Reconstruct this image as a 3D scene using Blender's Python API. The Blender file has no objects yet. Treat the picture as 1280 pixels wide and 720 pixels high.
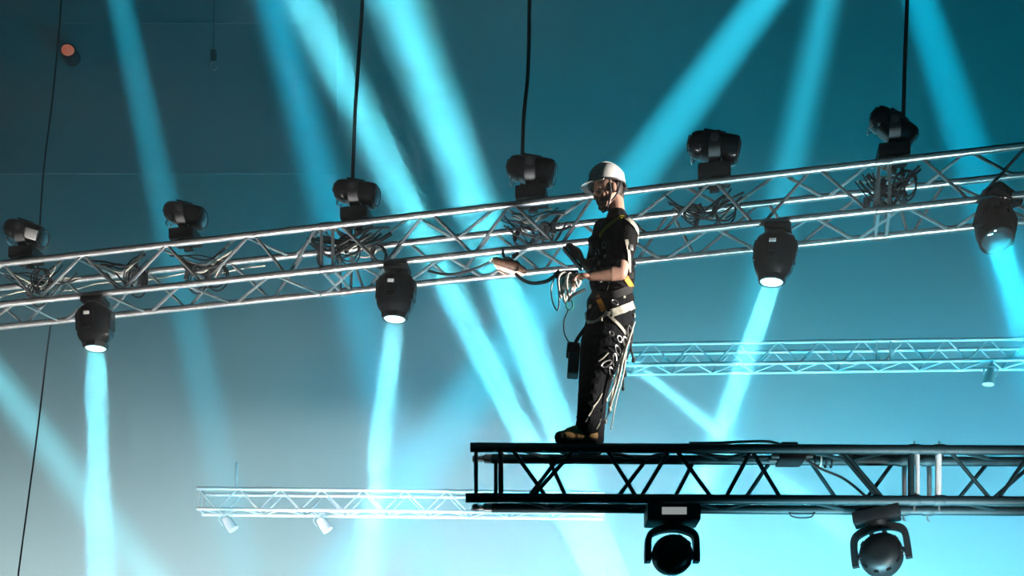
import bpy, bmesh, math, random
from mathutils import Vector, Matrix
random.seed(7)
S = bpy.context.scene
C = S.collection
PI = math.pi
F, HZ, EYE = 1600.0, 1050.0, 1.6           # focal length in pixels, horizon row, eye height

def P(x, y, Y):                             # photo pixel at a depth -> point in the hall
    return Vector(((x - 640) / F * Y, Y, EYE + (HZ - y) / F * Y))

# ------------------------------------------------------------------ materials
def mat(name, col, rough=0.5, metal=0.0, var=0.12, scale=20.0, spec=0.5, emit=None, estr=0.0, bump=0.0, coat=0.0):
    m = bpy.data.materials.new(name); m.use_nodes = True
    nt = m.node_tree; b = nt.nodes['Principled BSDF']
    b.inputs['Roughness'].default_value = rough
    b.inputs['Metallic'].default_value = metal
    b.inputs['Specular IOR Level'].default_value = spec
    b.inputs['Coat Weight'].default_value = coat
    tc = nt.nodes.new('ShaderNodeTexCoord'); n = nt.nodes.new('ShaderNodeTexNoise')
    n.inputs['Scale'].default_value = scale; n.inputs['Detail'].default_value = 3
    nt.links.new(tc.outputs['Object'], n.inputs['Vector'])
    r = nt.nodes.new('ShaderNodeValToRGB')
    r.color_ramp.elements[0].position = .3; r.color_ramp.elements[1].position = .7
    lo = [c * (1 - var) for c in col]; hi = [min(1, c * (1 + var)) for c in col]
    r.color_ramp.elements[0].color = (*lo, 1); r.color_ramp.elements[1].color = (*hi, 1)
    nt.links.new(n.outputs['Fac'], r.inputs['Fac']); nt.links.new(r.outputs['Color'], b.inputs['Base Color'])
    if bump:
        bp = nt.nodes.new('ShaderNodeBump'); bp.inputs['Strength'].default_value = bump; bp.inputs['Distance'].default_value = .02
        nt.links.new(n.outputs['Fac'], bp.inputs['Height']); nt.links.new(bp.outputs['Normal'], b.inputs['Normal'])
    if emit:
        b.inputs['Emission Color'].default_value = (*emit, 1); b.inputs['Emission Strength'].default_value = estr
    return m

def glass(name, tint=(.7, .95, 1)):
    m = bpy.data.materials.new(name); m.use_nodes = True
    b = m.node_tree.nodes['Principled BSDF']
    b.inputs['Base Color'].default_value = (*tint, 1); b.inputs['Roughness'].default_value = .03
    b.inputs['Coat Weight'].default_value = 1; b.inputs['Metallic'].default_value = .85
    return m

M = dict(
    alu=mat('brushed_aluminium', (.80, .81, .80), .33, .85, .12, 30),
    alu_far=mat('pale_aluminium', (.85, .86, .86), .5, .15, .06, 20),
    steel=mat('shiny_steel', (.5, .5, .5), .3, .8, .1, 40),
    truss_haze_tint=mat('haze_tinted_dark_tube', (.014, .042, .050), .5, .2, .2, 25),  # dark coat with the teal of the haze veil mixed into its colour
    black=mat('black_plastic', (.009, .010, .011), .5, 0, .25, 30),
    black_gloss=mat('black_gloss_plastic', (.008, .009, .010), .3, 0, .2, 30, coat=.15),
    grey_plastic=mat('dark_grey_plastic', (.035, .037, .04), .45, 0, .2, 30),
    rubber=mat('black_rubber', (.012, .012, .013), .6, 0, .3, 40),
    panel=mat('pale_display_panel', (.72, .72, .7), .5, 0, .06, 15),
    lens=mat('dark_lens_glass', (.02, .035, .045), .08, 0, .1, 10, coat=1),
    lens_clear=glass('lens_glass'),
    lens_lit=mat('lit_lens', (.8, .95, 1), .1, 0, 0, 5, emit=(.35, .9, 1), estr=3.0),
    skin=mat('skin', (.62, .36, .27), .5, 0, .1, 25),
    shirt=mat('black_cotton', (.008, .008, .009), .9, 0, .3, 60, spec=.2, bump=.3),
    trouser=mat('black_work_cloth', (.006, .007, .009), .9, 0, .3, 50, spec=.2, bump=.3),
    hair=mat('dark_hair', (.03, .02, .015), .6, 0, .3, 80),
    white=mat('white_helmet_shell', (.82, .82, .79), .3, 0, .04, 8, coat=.3),
    yellow=mat('yellow_webbing', (.72, .60, .03), .7, 0, .15, 60),
    orange=mat('orange_webbing', (.85, .36, .03), .6, 0, .15, 60),
    web=mat('pale_webbing', (.60, .58, .48), .75, 0, .2, 60, bump=.2),
    rope=mat('pale_rope', (.66, .68, .62), .75, 0, .2, 90, bump=.2),
    darkrope=mat('dark_rope', (.03, .03, .03), .8, 0, .3, 90),
    boot=mat('tan_boot_leather', (.70, .40, .14), .65, 0, .3, 30, bump=.3),
    sole=mat('dark_boot_sole', (.025, .02, .016), .7, 0, .2, 30),
    brown=mat('brown_leather', (.13, .055, .025), .6, 0, .4, 45, bump=.4),
    salmon=mat('pale_pink_glove_fabric', (.8, .56, .44), .7, 0, .25, 45, bump=.2),
    green=mat('green_plastic', (.05, .32, .25), .4, 0, .2, 30),
    display=mat('lit_display', (.6, .62, .6), .4, 0, .05, 10, emit=(.62, .68, .66), estr=.45),
    screen=mat('phone_glass', (.05, .05, .06), .1, 0, .1, 10, coat=1),
    redlamp=mat('red_lamp_glow', (.6, .2, .12), .4, 0, 0, 5, emit=(1, .25, .13), estr=.3),
)

# ------------------------------------------------------------------ mesh helpers
def link(name, bm, m, parent=None, smooth=True, bevel=0):
    if bevel:
        bmesh.ops.bevel(bm, geom=[e for e in bm.edges if len(e.link_faces) == 2 and e.calc_face_angle(0) > .6],
                        offset=bevel, segments=2, affect='EDGES', profile=.6)
    bmesh.ops.recalc_face_normals(bm, faces=bm.faces)
    me = bpy.data.meshes.new(name); bm.to_mesh(me); bm.free()
    if smooth:
        for p in me.polygons: p.use_smooth = True
        try: me.set_sharp_from_angle(angle=.7)
        except Exception: pass
    o = bpy.data.objects.new(name, me); C.objects.link(o)
    for mm in (m if isinstance(m, (list, tuple)) else [m]): me.materials.append(mm)
    if parent: o.parent = parent
    return o

def empty(name, loc=(0, 0, 0), rot=None):
    o = bpy.data.objects.new(name, None); C.objects.link(o)
    o.location = loc; o.empty_display_size = .1
    if rot: o.rotation_euler = rot
    return o

def tag(o, label, cat, group=None, kind=None):
    o['label'] = label; o['category'] = cat
    if group: o['group'] = group
    if kind: o['kind'] = kind
    return o

def struct(o, label, cat):
    o['kind'] = 'structure'; o['label'] = label; o['category'] = cat
    return o

def tube(bm, pts, r, seg=10, caps=True):
    pts = [Vector(p) for p in pts]; n = len(pts)
    rs = r if isinstance(r, (list, tuple)) else [r] * n
    rings = []; up = None
    for i, p in enumerate(pts):
        t = (pts[min(i + 1, n - 1)] - pts[max(i - 1, 0)])
        if t.length < 1e-9: t = Vector((0, 0, 1))
        t.normalize()
        if up is None:
            a = Vector((0, 0, 1)) if abs(t.z) < .9 else Vector((1, 0, 0))
            up = (a - t * a.dot(t)).normalized()
        else:
            up = (up - t * up.dot(t))
            up = up.normalized() if up.length > 1e-6 else t.orthogonal().normalized()
        s = t.cross(up)
        rings.append([bm.verts.new(p + (up * math.cos(2 * PI * k / seg) + s * math.sin(2 * PI * k / seg)) * rs[i]) for k in range(seg)])
    for a, b in zip(rings, rings[1:]):
        for k in range(seg):
            bm.faces.new((a[k], a[(k + 1) % seg], b[(k + 1) % seg], b[k]))
    if caps:
        bm.faces.new(rings[0][::-1]); bm.faces.new(rings[-1])
    return bm

def ribbon(bm, pts, w, t, side=None):
    """flat strap along pts: width w along `side`, thickness t"""
    pts = [Vector(p) for p in pts]; n = len(pts); rings = []
    for i, p in enumerate(pts):
        d = (pts[min(i + 1, n - 1)] - pts[max(i - 1, 0)]).normalized()
        sd = Vector(side[i] if isinstance(side, list) else side)
        sd = (sd - d * sd.dot(d)).normalized(); nn = d.cross(sd)
        rings.append([bm.verts.new(p + sd * (w / 2 * a) + nn * (t / 2 * b)) for a, b in ((-1, -1), (1, -1), (1, 1), (-1, 1))])
    for a, b in zip(rings, rings[1:]):
        for k in range(4): bm.faces.new((a[k], a[(k + 1) % 4], b[(k + 1) % 4], b[k]))
    bm.faces.new(rings[0][::-1]); bm.faces.new(rings[-1])
    return bm

def box(bm, c, s, rot=None):
    r = bmesh.ops.create_cube(bm, size=1.0)
    mtx = Matrix.Translation(Vector(c)) @ (rot.to_4x4() if rot else Matrix.Identity(4)) @ Matrix.Diagonal((*s, 1))
    bmesh.ops.transform(bm, matrix=mtx, verts=r['verts'])
    return bm

def loft(bm, prof, seg=24, axis='Z', power=2.0, cap=True):
    """lathe with superellipse section: prof = [(pos, rx, ry)]"""
    rings = []
    for z, rx, ry in prof:
        ring = []
        for k in range(seg):
            a = 2 * PI * (k + .5) / seg; c, s = math.cos(a), math.sin(a)
            x = math.copysign(abs(c) ** (2 / power), c) * rx; y = math.copysign(abs(s) ** (2 / power), s) * ry
            ring.append(bm.verts.new((x, y, z) if axis == 'Z' else (x, z, y)))
        rings.append(ring)
    for a, b in zip(rings, rings[1:]):
        for k in range(seg): bm.faces.new((a[k], a[(k + 1) % seg], b[(k + 1) % seg], b[k]))
    if cap:
        bm.faces.new(rings[0][::-1]); bm.faces.new(rings[-1])
    return bm

def ell(bm, c, r, rot=None, u=20, v=14):
    q = bmesh.ops.create_uvsphere(bm, u_segments=u, v_segments=v, radius=1)
    mtx = Matrix.Translation(Vector(c)) @ (rot.to_4x4() if rot else Matrix.Identity(4)) @ Matrix.Diagonal((*r, 1))
    bmesh.ops.transform(bm, matrix=mtx, verts=q['verts'])
    return bm

def chain(bm, pts, rs, seg=14):
    """rounded limb: balls at the joints, tapered tubes between"""
    pts = [Vector(p) for p in pts]
    for p, r in zip(pts, rs): ell(bm, p, (r, r, r), u=seg, v=10)
    for a, b, ra, rb in zip(pts, pts[1:], rs, rs[1:]): tube(bm, [a, b], [ra, rb], seg)
    return bm

def fused(name, bm, m, voxel, parent=None, smooth=4):
    """one continuous surface out of overlapping volumes"""
    me = bpy.data.meshes.new(name); bm.to_mesh(me); bm.free()
    o = bpy.data.objects.new(name, me); C.objects.link(o)
    r = o.modifiers.new('r', 'REMESH'); r.mode = 'VOXEL'; r.voxel_size = voxel; r.use_smooth_shade = True
    s = o.modifiers.new('s', 'SMOOTH'); s.factor = .5; s.iterations = smooth
    dg = bpy.context.evaluated_depsgraph_get(); dg.update()
    me2 = bpy.data.meshes.new_from_object(o.evaluated_get(dg))
    o.modifiers.clear(); o.data = me2; bpy.data.meshes.remove(me); me2.name = name
    for p in me2.polygons: p.use_smooth = True
    me2.materials.clear()
    for mm in (m if isinstance(m, (list, tuple)) else [m]): me2.materials.append(mm)
    if parent: o.parent = parent
    return o

def catenary(a, b, sag, n=14):
    a, b = Vector(a), Vector(b)
    return [a.lerp(b, i / n) - Vector((0, 0, sag * 4 * (i / n) * (1 - i / n))) for i in range(n + 1)]

def spline(pts, n=8):
    pts = [Vector(p) for p in pts]; out = []
    q = [pts[0] * 2 - pts[1]] + pts + [pts[-1] * 2 - pts[-2]]
    for i in range(1, len(q) - 2):
        p0, p1, p2, p3 = q[i - 1:i + 3]
        for k in range(n):
            t = k / n
            out.append(.5 * (2 * p1 + (p2 - p0) * t + (2 * p0 - 5 * p1 + 4 * p2 - p3) * t * t + (3 * p1 - p0 - 3 * p2 + p3) * t ** 3))
    out.append(pts[-1]); return out

# ------------------------------------------------------------------ camera
cd = bpy.data.cameras.new('camera'); cam = bpy.data.objects.new('camera', cd); C.objects.link(cam)
cam.location = (0, 0, EYE); cam.rotation_euler = (PI / 2, 0, 0)
cd.sensor_width = 36; cd.lens = 36 * F / 1280; cd.shift_y = (HZ - 360) / 1280; cd.clip_end = 200
S.camera = cam
S.view_settings.view_transform = 'Standard'; S.view_settings.look = 'None'
S.view_settings.exposure = 0; S.view_settings.gamma = 1; S.view_settings.use_curve_mapping = False

# ------------------------------------------------------------------ setting
wall_m = mat('teal_grey_drape', (.29, .44, .46), .95, 0, .04, .35)
panel_m = mat('grey_acoustic_panel', (.30, .37, .40), .95, 0, .05, .5)
floor_m = mat('black_stage_floor', (.02, .02, .02), .8, 0, .2, 3)
WY = 22.0
bm = bmesh.new(); box(bm, (0, WY + .15, 9.5), (44, .3, 19)); struct(link('wall_back', bm, wall_m, smooth=False), 'tall grey back wall of the hall behind the haze', 'wall')
bm = bmesh.new(); box(bm, (0, 10, -.1), (44, 26, .2)); struct(link('floor', bm, floor_m, smooth=False), 'black stage floor of the hall', 'floor')
a, b = P(-420, -60, WY - .04), P(421, 216, WY - .04)
bm = bmesh.new(); box(bm, ((a.x + b.x) / 2, WY - .006, (a.z + b.z) / 2), (b.x - a.x, .012, abs(a.z - b.z)))
zs = P(0, 27, WY - .04).z
box(bm, ((a.x + b.x) / 2, WY - .014, zs), (b.x - a.x, .006, .03))
struct(link('trim_1', bm, panel_m, smooth=False), 'wide grey panel on the upper left of the back wall', 'panel')

# haze: one even volume that fills the hall
hm = bpy.data.materials.new('stage_haze'); hm.use_nodes = True
nt = hm.node_tree; nt.nodes.remove(nt.nodes['Principled BSDF'])
vs = nt.nodes.new('ShaderNodeVolumeScatter'); HAZE = .008
vs.inputs['Density'].default_value = HAZE; vs.inputs['Color'].default_value = (.97, .99, 1, 1); vs.inputs['Anisotropy'].default_value = 0.0
nt.links.new(vs.outputs['Volume'], nt.nodes['Material Output'].inputs['Volume'])
bm = bmesh.new(); box(bm, (0, WY / 2 - .96, 9.4), (40, WY + 1.9, 18.8))
hz = link('haze', bm, hm, smooth=False); tag(hz, 'thin stage haze filling the hall', 'haze', kind='stuff')

# ------------------------------------------------------------------ trusses
def line_pt(a, d, x):                       # point of the line a + t d seen at photo column x
    k = (x - 640) / F
    return (k * a.y - a.x) / (d.x - k * d.y)

def truss(name, label, corners, d, t0, t1, r, rb, m, faces, group=None, verts=(), ends=None):
    """corners: FT FB BT BB start points; d direction; faces: {(i,j): [(px_i, px_j)...]}"""
    root = empty(name, corners[1] + d * t0); inv = Matrix.Translation(-root.location)
    tag(root, label, 'truss', group)
    off = ends or [(0, 0)] * 4
    for i, c in enumerate(corners):
        bm = bmesh.new(); tube(bm, [c + d * (t0 + off[i][0]), c + d * (t1 + off[i][1])], r, 14)
        bmesh.ops.transform(bm, matrix=inv, verts=bm.verts); link('chord', bm, m, root)
    for (i, j), segs in faces.items():
        for xi, xj in segs:
            a = corners[i] + d * (xi if isinstance(xi, float) else line_pt(corners[i], d, xi))
            b = corners[j] + d * (xj if isinstance(xj, float) else line_pt(corners[j], d, xj))
            bm = bmesh.new(); tube(bm, [a, b], rb, 8)
            bmesh.ops.transform(bm, matrix=inv, verts=bm.verts); link('diagonal_brace', bm, m, root)
    return root

def local_part(root, name, bm, m, smooth=True, bevel=0):
    bmesh.ops.transform(bm, matrix=Matrix.Translation(-Vector(root.location)), verts=bm.verts)
    return link(name, bm, m, root, smooth, bevel)

# upper truss ---------------------------------------------------------------
ud = Vector((4.30, -1, 0)).normalized(); un = Vector((1, 4.30, 0)).normalized()     # along, away
UF = Vector((0, 10.0, 0)); zt, zb = 6.5625, 6.2125
UC = [Vector((0, 10, zt)), Vector((0, 10, zb)), Vector((0, 10, zt)) + un * .425, Vector((0, 10, zb)) + un * .425]
front = [(4, 46), (104, 46), (104, 150), (208, 153), (208, 253), (312, 256), (318, 357), (395, 362), (425, 475), (530, 480),
         (541, 590), (637, 593), (643, 695), (742, 702), (752, 810), (888, 826), (894, 942), (1014, 955), (1024, 1086),
         (1100, 1092), (1152, 1212), (1284, 1222)]
back = [(-20, 30), (80, 33), (82, 130), (182, 133), (184, 232), (286, 236), (288, 338), (380, 342), (436, 455), (505, 460),
        (512, 565), (615, 570), (620, 676), (720, 680), (728, 790), (835, 796), (840, 868), (950, 872), (960, 995),
        (1078, 1000), (1118, 1135), (1180, 1140), (1186, 1290)]
FBn = [22, 125, 228, 340, 448, 556, 665, 780, 890, 1015, 1130, 1250]
BBn = [-30, 78, 186, 292, 404, 500, 608, 715, 830, 948, 1070, 1190, 1310]
bot = []; 
for i, x in enumerate(FBn): bot += [(x - 3, BBn[i] + 4), (x + 3, BBn[i + 1] - 4)]
topf = [(x - 40, y - 38) for x, y in bot[::1]]
def more(x0, x1):                            # run on out of frame, regular web
    t = line_pt(UC[0], ud, x0); return t
T0, T1 = line_pt(UC[0], ud, -700), line_pt(UC[0], ud, 2300)
up = truss('lighting_truss', 'long silver box truss crossing the whole hall behind the worker', UC, ud, T0, T1, .0255, .0125, M['alu'],
           {(0, 1): front + [(-104, -58), (-104, -150), (4, -52), (1290, 1405)], (2, 3): back, (1, 3): bot, (0, 2): topf})
def web_beyond(root, cs, d, a, b, p, r, m):
    """the web that continues outside the picture, as one part"""
    bm = bmesh.new(); n = int(abs(b - a) / p)
    for k in range(n):
        u = a + (b - a) * k / n; v = a + (b - a) * (k + .5) / n; w_ = a + (b - a) * (k + 1) / n
        for i, j in ((0, 1), (2, 3), (0, 2), (1, 3)):
            tube(bm, [cs[i] + d * u, cs[j] + d * v], r, 8); tube(bm, [cs[j] + d * v, cs[i] + d * w_], r, 8)
    o = local_part(root, 'web_bracing', bm, m); o['kind'] = 'stuff'
web_beyond(up, UC, ud, line_pt(UC[0], ud, -104), T0, .7, .0125, M['alu']); web_beyond(up, UC, ud, line_pt(UC[0], ud, 1405), T1, .7, .0125, M['alu'])
for x in (409, 1105):                        # segment joints: paired end frames and couplers
    for dx in (-7, 7):
        for (i, j) in ((0, 1), (2, 3), (0, 2), (1, 3)):
            bm = bmesh.new(); a = UC[i] + ud * line_pt(UC[0], ud, x + dx); b = UC[j] + ud * line_pt(UC[0], ud, x + dx); tube(bm, [a, b], .013, 8)
            local_part(up, 'end_frame_post', bm, M['alu'])
    for c in UC:
        t = line_pt(UC[0], ud, x); bm = bmesh.new()
        tube(bm, [c + ud * (t + s) for s in (-.06, -.045, -.03, 0, .03, .045, .06)], [.03, .034, .03, .032, .03, .034, .03], 12)
        local_part(up, 'coupler', bm, M['steel'])

# lower truss ---------------------------------------------------------------
L0, L1 = P(640, 559.5, 8.4), P(1280, 562.8, 8.32)
ld = (L1 - L0).normalized(); ln = Vector((-ld.y, ld.x, 0)).normalized()
LC = [L0, L0 - Vector((0, 0, .331)), L0 + ln * .25, L0 - Vector((0, 0, .331)) + ln * .25]
t0, t1 = line_pt(LC[0], ld, 588), line_pt(LC[0], ld, 2000)
lf = [(639, 684), (720, 664), (757, 797), (838, 800), (844, 891), (940, 906), (938, 977), (1046, 1100), (1052, 1106), (1186, 1240), (1290, 1246)]
lb = [(697, 650), (686, 714), (808, 761), (868, 836), (964, 922), (1012, 1055), (1118, 1072), (1236, 1186), (1294, 1224)]
ltb = [(640, 690), (740, 690), (742, 800), (850, 802), (855, 900), (950, 905), (1000, 1060), (1120, 1064), (1190, 1250)]
low = truss('stage_truss', 'dark box truss the worker stands on', LC, ld, t0, t1, .0315, .0135, M['truss_haze_tint'],
            {(0, 1): lf, (2, 3): lb, (0, 2): ltb, (1, 3): ltb}, ends=[(0, 0), (-.03, 0), (.13, 0), (.13, 0)])
web_beyond(low, LC, ld, line_pt(LC[0], ld, 1296), t1, .55, .0135, M['truss_haze_tint'])
def lpost(i, j, x, r, m, name='post', ext=0):
    bm = bmesh.new(); t = line_pt(LC[0], ld, x)
    a, b = LC[i] + ld * t, LC[j] + ld * t
    e = (a - b).normalized() * ext
    tube(bm, [a + e, b - e], r, 10); local_part(low, name, bm, m)
lpost(0, 1, 595, .013, M['truss_haze_tint']); lpost(2, 3, 618, .013, M['truss_haze_tint']); lpost(0, 1, 626, .017, M['truss_haze_tint'])
lpost(0, 1, 1139, .022, M['truss_haze_tint']); lpost(0, 1, 1147, .014, M['alu_far']); lpost(2, 3, 1144, .016, M['steel'])
lpost(0, 1, 1173, .021, M['alu_far']); lpost(2, 3, 1176, .016, M['steel'])
for i in (2, 3):                             # bare couplers on the free end
    t = t0
    bm = bmesh.new()
    tube(bm, [LC[i] + ld * (t + s) for s in (.0, .02, .035, .04, .075, .08, .10, .13)], [.02, .027, .027, .018, .018, .03, .03, .031], 14)
    local_part(low, 'coupler', bm, M['steel'])
    bm = bmesh.new(); e = LC[i] + ld * (t + .055); tube(bm, [e - ln * .05, e + ln * .05], .009, 8); local_part(low, 'coupler_pin', bm, M['steel'])
for x in (1143, 1174):                       # bright locking pins under the joint
    t = line_pt(LC[0], ld, x)
    for i in range(4):
        e = LC[i] + ld * t
        bm = bmesh.new(); tube(bm, [e + ld * s for s in (-.035, -.025, .025, .035)], [.034, .0365, .0365, .034], 14); local_part(low, 'coupler', bm, M['truss_haze_tint'])
        bm = bmesh.new(); tube(bm, [e + Vector((0, 0, .055)), e - Vector((0, 0, .06)), e - Vector((-.012, 0, .072))], .0075, 8); local_part(low, 'coupler_pin', bm, M['steel'])
t = line_pt(LC[0], ld, 650)
bm = bmesh.new(); tube(bm, [LC[0] + ld * (t - .006), LC[0] + ld * (t + .006)], .0335, 14); local_part(low, 'joint_ring', bm, M['grey_plastic'])

# far trusses ---------------------------------------------------------------
def far_truss(label, xl, yl, xr, yr, h, D, Y, pitch, t_ext):
    a = P(xl, yl, Y); b = P(xr, yr, Y); d = (b - a).normalized(); n = Vector((-d.y, d.x, 0)).normalized()
    H = h / F * Y
    cs = [a, a - Vector((0, 0, H)), a + n * D, a - Vector((0, 0, H)) + n * D]
    L = (b - a).length + t_ext; n_ = int(L / pitch); fr = []
    for k in range(n_): fr += [(k * pitch + .01, (k + .5) * pitch), ((k + 1) * pitch - .01, (k + .5) * pitch)]
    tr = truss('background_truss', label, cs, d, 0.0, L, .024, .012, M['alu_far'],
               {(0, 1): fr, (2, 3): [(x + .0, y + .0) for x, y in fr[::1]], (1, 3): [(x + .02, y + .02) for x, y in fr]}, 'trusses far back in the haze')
    for t in (0.03, ):
        for i, j in ((0, 1), (2, 3), (0, 2), (1, 3)):
            bm = bmesh.new(); tube(bm, [cs[i] + d * t, cs[j] + d * t], .014, 8); local_part(tr, 'end_frame_post', bm, M['alu_far'])
    return tr, cs, d
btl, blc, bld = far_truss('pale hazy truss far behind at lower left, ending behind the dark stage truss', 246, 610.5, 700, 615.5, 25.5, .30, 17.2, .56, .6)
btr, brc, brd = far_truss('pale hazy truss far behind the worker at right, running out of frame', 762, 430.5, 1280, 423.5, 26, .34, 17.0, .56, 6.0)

# ------------------------------------------------------------------ moving head lights
def clampkit(root, xs, z, m):
    for x in xs:
        bm = bmesh.new(); tube(bm, [(x + .032 * math.cos(a), 0, z + .032 * math.sin(a)) for a in [PI * 2 * k / 14 for k in range(15)]], .011, 8)
        bmesh.ops.transform(bm, matrix=Matrix.Diagonal((1, 1, 1, 1)), verts=bm.verts)
        link('clamp', bm, m, root)

def head_mesh(kind, s):
    bm = bmesh.new()
    if kind == 'long':      # beam head seen from the side: rounded long shell, knobbly rear
        loft(bm, [(-.185, .055, .05), (-.178, .075, .07), (-.15, .088, .082), (-.10, .092, .09), (-.085, .086, .084), (-.075, .094, .092), (.10, .100, .098),
                  (.155, .099, .096), (.175, .092, .088), (.183, .075, .07)], 28, 'Y', 3.0)
        for sx in (-1, 1): box(bm, (sx * .093, -.05, 0), (.012, .12, .09))
        box(bm, (0, -.02, .096), (.1, .16, .014))
    elif kind == 'wash':    # short round head
        loft(bm, [(-.15, .05, .05), (-.145, .085, .085), (-.11, .122, .122), (-.05, .139, .139), (.03, .140, .140), (.10, .132, .132), (.125, .128, .128), (.125, .115, .115), (.115, .112, .112)], 36, 'Y', 2.1)
        for k in range(10):
            a = 2 * PI * k / 10; box(bm, (.13 * math.cos(a), -.075, .13 * math.sin(a)), (.014, .08, .03), Matrix.Rotation(-a, 3, 'Y'))
    elif kind == 'can':     # tapered octagonal head hanging down
        loft(bm, [(-.115, .06, .06), (-.105, .10, .09), (-.07, .145, .125), (-.045, .156, .135), (.15, .156, .135), (.185, .142, .122), (.225, .108, .104), (.225, .112, .108), (.255, .108, .106), (.258, .094, .094)], 8, 'Y', 2.0)
        for sx in (-1, 1): box(bm, (sx * .152, .04, 0), (.012, .14, .1))
        box(bm, (0, .03, .128), (.09, .10, .012)); box(bm, (.02, .11, .128), (.07, .02, .014))
    bmesh.ops.scale(bm, vec=(s, s, s), verts=bm.verts)
    return bm

def moving_head(label, loc, kind, hang, pan, tilt, s=1.0, lit=False, panel=False, base=(.30, .24, .11), roll=0, group=None, arm=None, clamps=True, lean=None):
    root = empty('moving_head_light', loc); tag(root, label, 'stage light', group)
    q = Matrix.Rotation(pan, 3, 'Z')
    if lean is not None: q = Matrix.Rotation(lean, 3, 'Y') @ q
    if hang: q = q @ Matrix.Rotation(PI, 3, 'Y')
    root.rotation_euler = q.to_euler()
    bx, by, bz = (v * s for v in base)
    bm = bmesh.new(); box(bm, (0, 0, bz / 2), (bx, by, bz)); link('base', bm, M['black'], root, True, .014 * s)
    if clamps:
        for x in (-bx * .32, bx * .32):
            bm = bmesh.new(); box(bm, (x, 0, -.012), (.035, .05, .05)); box(bm, (x, 0, -.03), (.03, .075, .02)); link('clamp', bm, M['grey_plastic'], root, True, .004)
    if panel:
        bm = bmesh.new(); box(bm, (0, -(by / 2 + .003), bz * .52), (bx * .46, .008, bz * .40)); link('display', bm, M['display'], root, True, .002)
    rad = {'long': .105, 'wash': .142, 'can': .118}[kind] * s
    hz_ = bz + .03 * s + {'long': .125, 'wash': .188, 'can': .085}[kind] * s
    w = rad + .028 * s
    bm = bmesh.new(); loft(bm, [(bz, .075 * s, .075 * s), (bz + .03 * s, .065 * s, .065 * s)], 24); link('pan_bearing', bm, M['black'], root)
    # yoke: arched U
    yp = spline([(-w, 0, hz_ + .05 * s), (-w, 0, hz_ - .03 * s), (-w * .93, 0, bz + .085 * s), (-w * .55, 0, bz + .045 * s), (0, 0, bz + .03 * s),
                 (w * .55, 0, bz + .045 * s), (w * .93, 0, bz + .085 * s), (w, 0, hz_ - .03 * s), (w, 0, hz_ + .05 * s)], 5)
    bm = bmesh.new(); ribbon(bm, yp, .085 * s, (.042 if kind == 'wash' else .03) * s, (0, 1, 0)); y = link('yoke', bm, M['black'], root, True, .006 * s)
    for sx in (-1, 1):
        bm = bmesh.new(); tube(bm, [(sx * (w + .02 * s), 0, hz_), (sx * (w - .035 * s), 0, hz_)], .03 * s, 16); link('tilt_pivot', bm, M['grey_plastic'], y)
    h = link('head', head_mesh(kind, s), M['black_gloss'] if kind != 'wash' else M['black'], root)
    h.location = (0, 0, hz_); h.rotation_euler = (tilt, 0, 0)
    fy = {'long': .183, 'wash': .118, 'can': .258}[kind] * s; fr = {'long': .068, 'wash': .112, 'can': .088}[kind] * s
    bm = bmesh.new(); loft(bm, [(fy - .004, fr, fr), (fy + .004 * s, fr * .92, fr * .92), (fy + .012 * s, fr * .5, fr * .5), (fy + .014 * s, fr * .05, fr * .05)], 28, 'Y')
    link('lens', bm, M['lens_lit'] if lit else M['lens'], h)
    bm = bmesh.new(); tube(bm, [(fr * 1.06 * math.cos(a), fy, fr * 1.06 * math.sin(a)) for a in [2 * PI * k / 28 for k in range(29)]], .008 * s, 8); link('lens_ring', bm, M['grey_plastic'], h)
    if kind == 'long':
        bm = bmesh.new()
        for k in range(5): box(bm, (-.05 * s + .025 * s * k, -.19 * s, 0), (.010 * s, .02 * s, .07 * s))
        link('rear_vent', bm, M['grey_plastic'], h)
        bm = bmesh.new(); tube(bm, spline([(-.045 * s, -.13 * s, -.09 * s), (-.04 * s, -.14 * s, -.125 * s), (.04 * s, -.14 * s, -.125 * s), (.045 * s, -.13 * s, -.09 * s)], 4), .007 * s, 8); link('handle', bm, M['steel'], h)
        bm = bmesh.new(); box(bm, (.02 * s, .06 * s, -.1 * s), (.09 * s, .05 * s, .012 * s)); link('badge', bm, M['steel'], h, True, .003)
    if kind == 'can':
        bm = bmesh.new(); box(bm, (.015 * s, .0 * s, .136 * s), (.05 * s, .026 * s, .008 * s)); link('badge', bm, M['panel'], h, True, .002)
    if kind == 'wash':
        for a in (.6, 2.5):
            bm = bmesh.new(); ell(bm, (.10 * s * math.cos(a), -.115 * s, .10 * s * math.sin(a)), (.012 * s, .008 * s, .012 * s)); link('knob', bm, M['steel'], h)
    return root

def on_upper(x, face, z_off=0.0, depth=.2125):
    """spot on the upper truss (between its chords) seen at photo column x"""
    c = UC[0 if face == 'top' else 1] + un * depth
    t = line_pt(c, ud, x); p = c + ud * t; p.z += z_off
    return p
YAW = math.atan2(ud.y, ud.x)
R = math.radians
# upright on top: lens points to the right of the picture, a little away
tops = [
    ('leftmost upright light with a pale lit strip on the silver truss', 33, -20, .95, 1.5, 'a'),
    ('upright dark moving head light on the silver truss, second from its left end', 232, -17, .92, 0, 'b'),
    ('black moving head light under the left thick hanging cable on the silver truss', 446, -14, .95, 0, 'c'),
    ('upright black moving head light on the silver truss just left of the worker', 665, -14, 1.0, 0, 'd'),
    ('upright black moving head light on the silver truss just right of the worker', 893, -14, 1.03, 0, 'e'),
    ('steeply tilted moving head light on the silver truss under the rightmost hanging cable', 1116, -40, .95, 0, 'f'),
]
top_roots = []
for lab, x, tl, s, extra, k in tops:
    p = on_upper(x, 'top', .045, .10)
    r = moving_head(lab, p, 'long', False, R(-99), R(tl), s, base=(.22, .24, .10), group='moving heads standing on the silver truss')
    top_roots.append(r)
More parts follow.
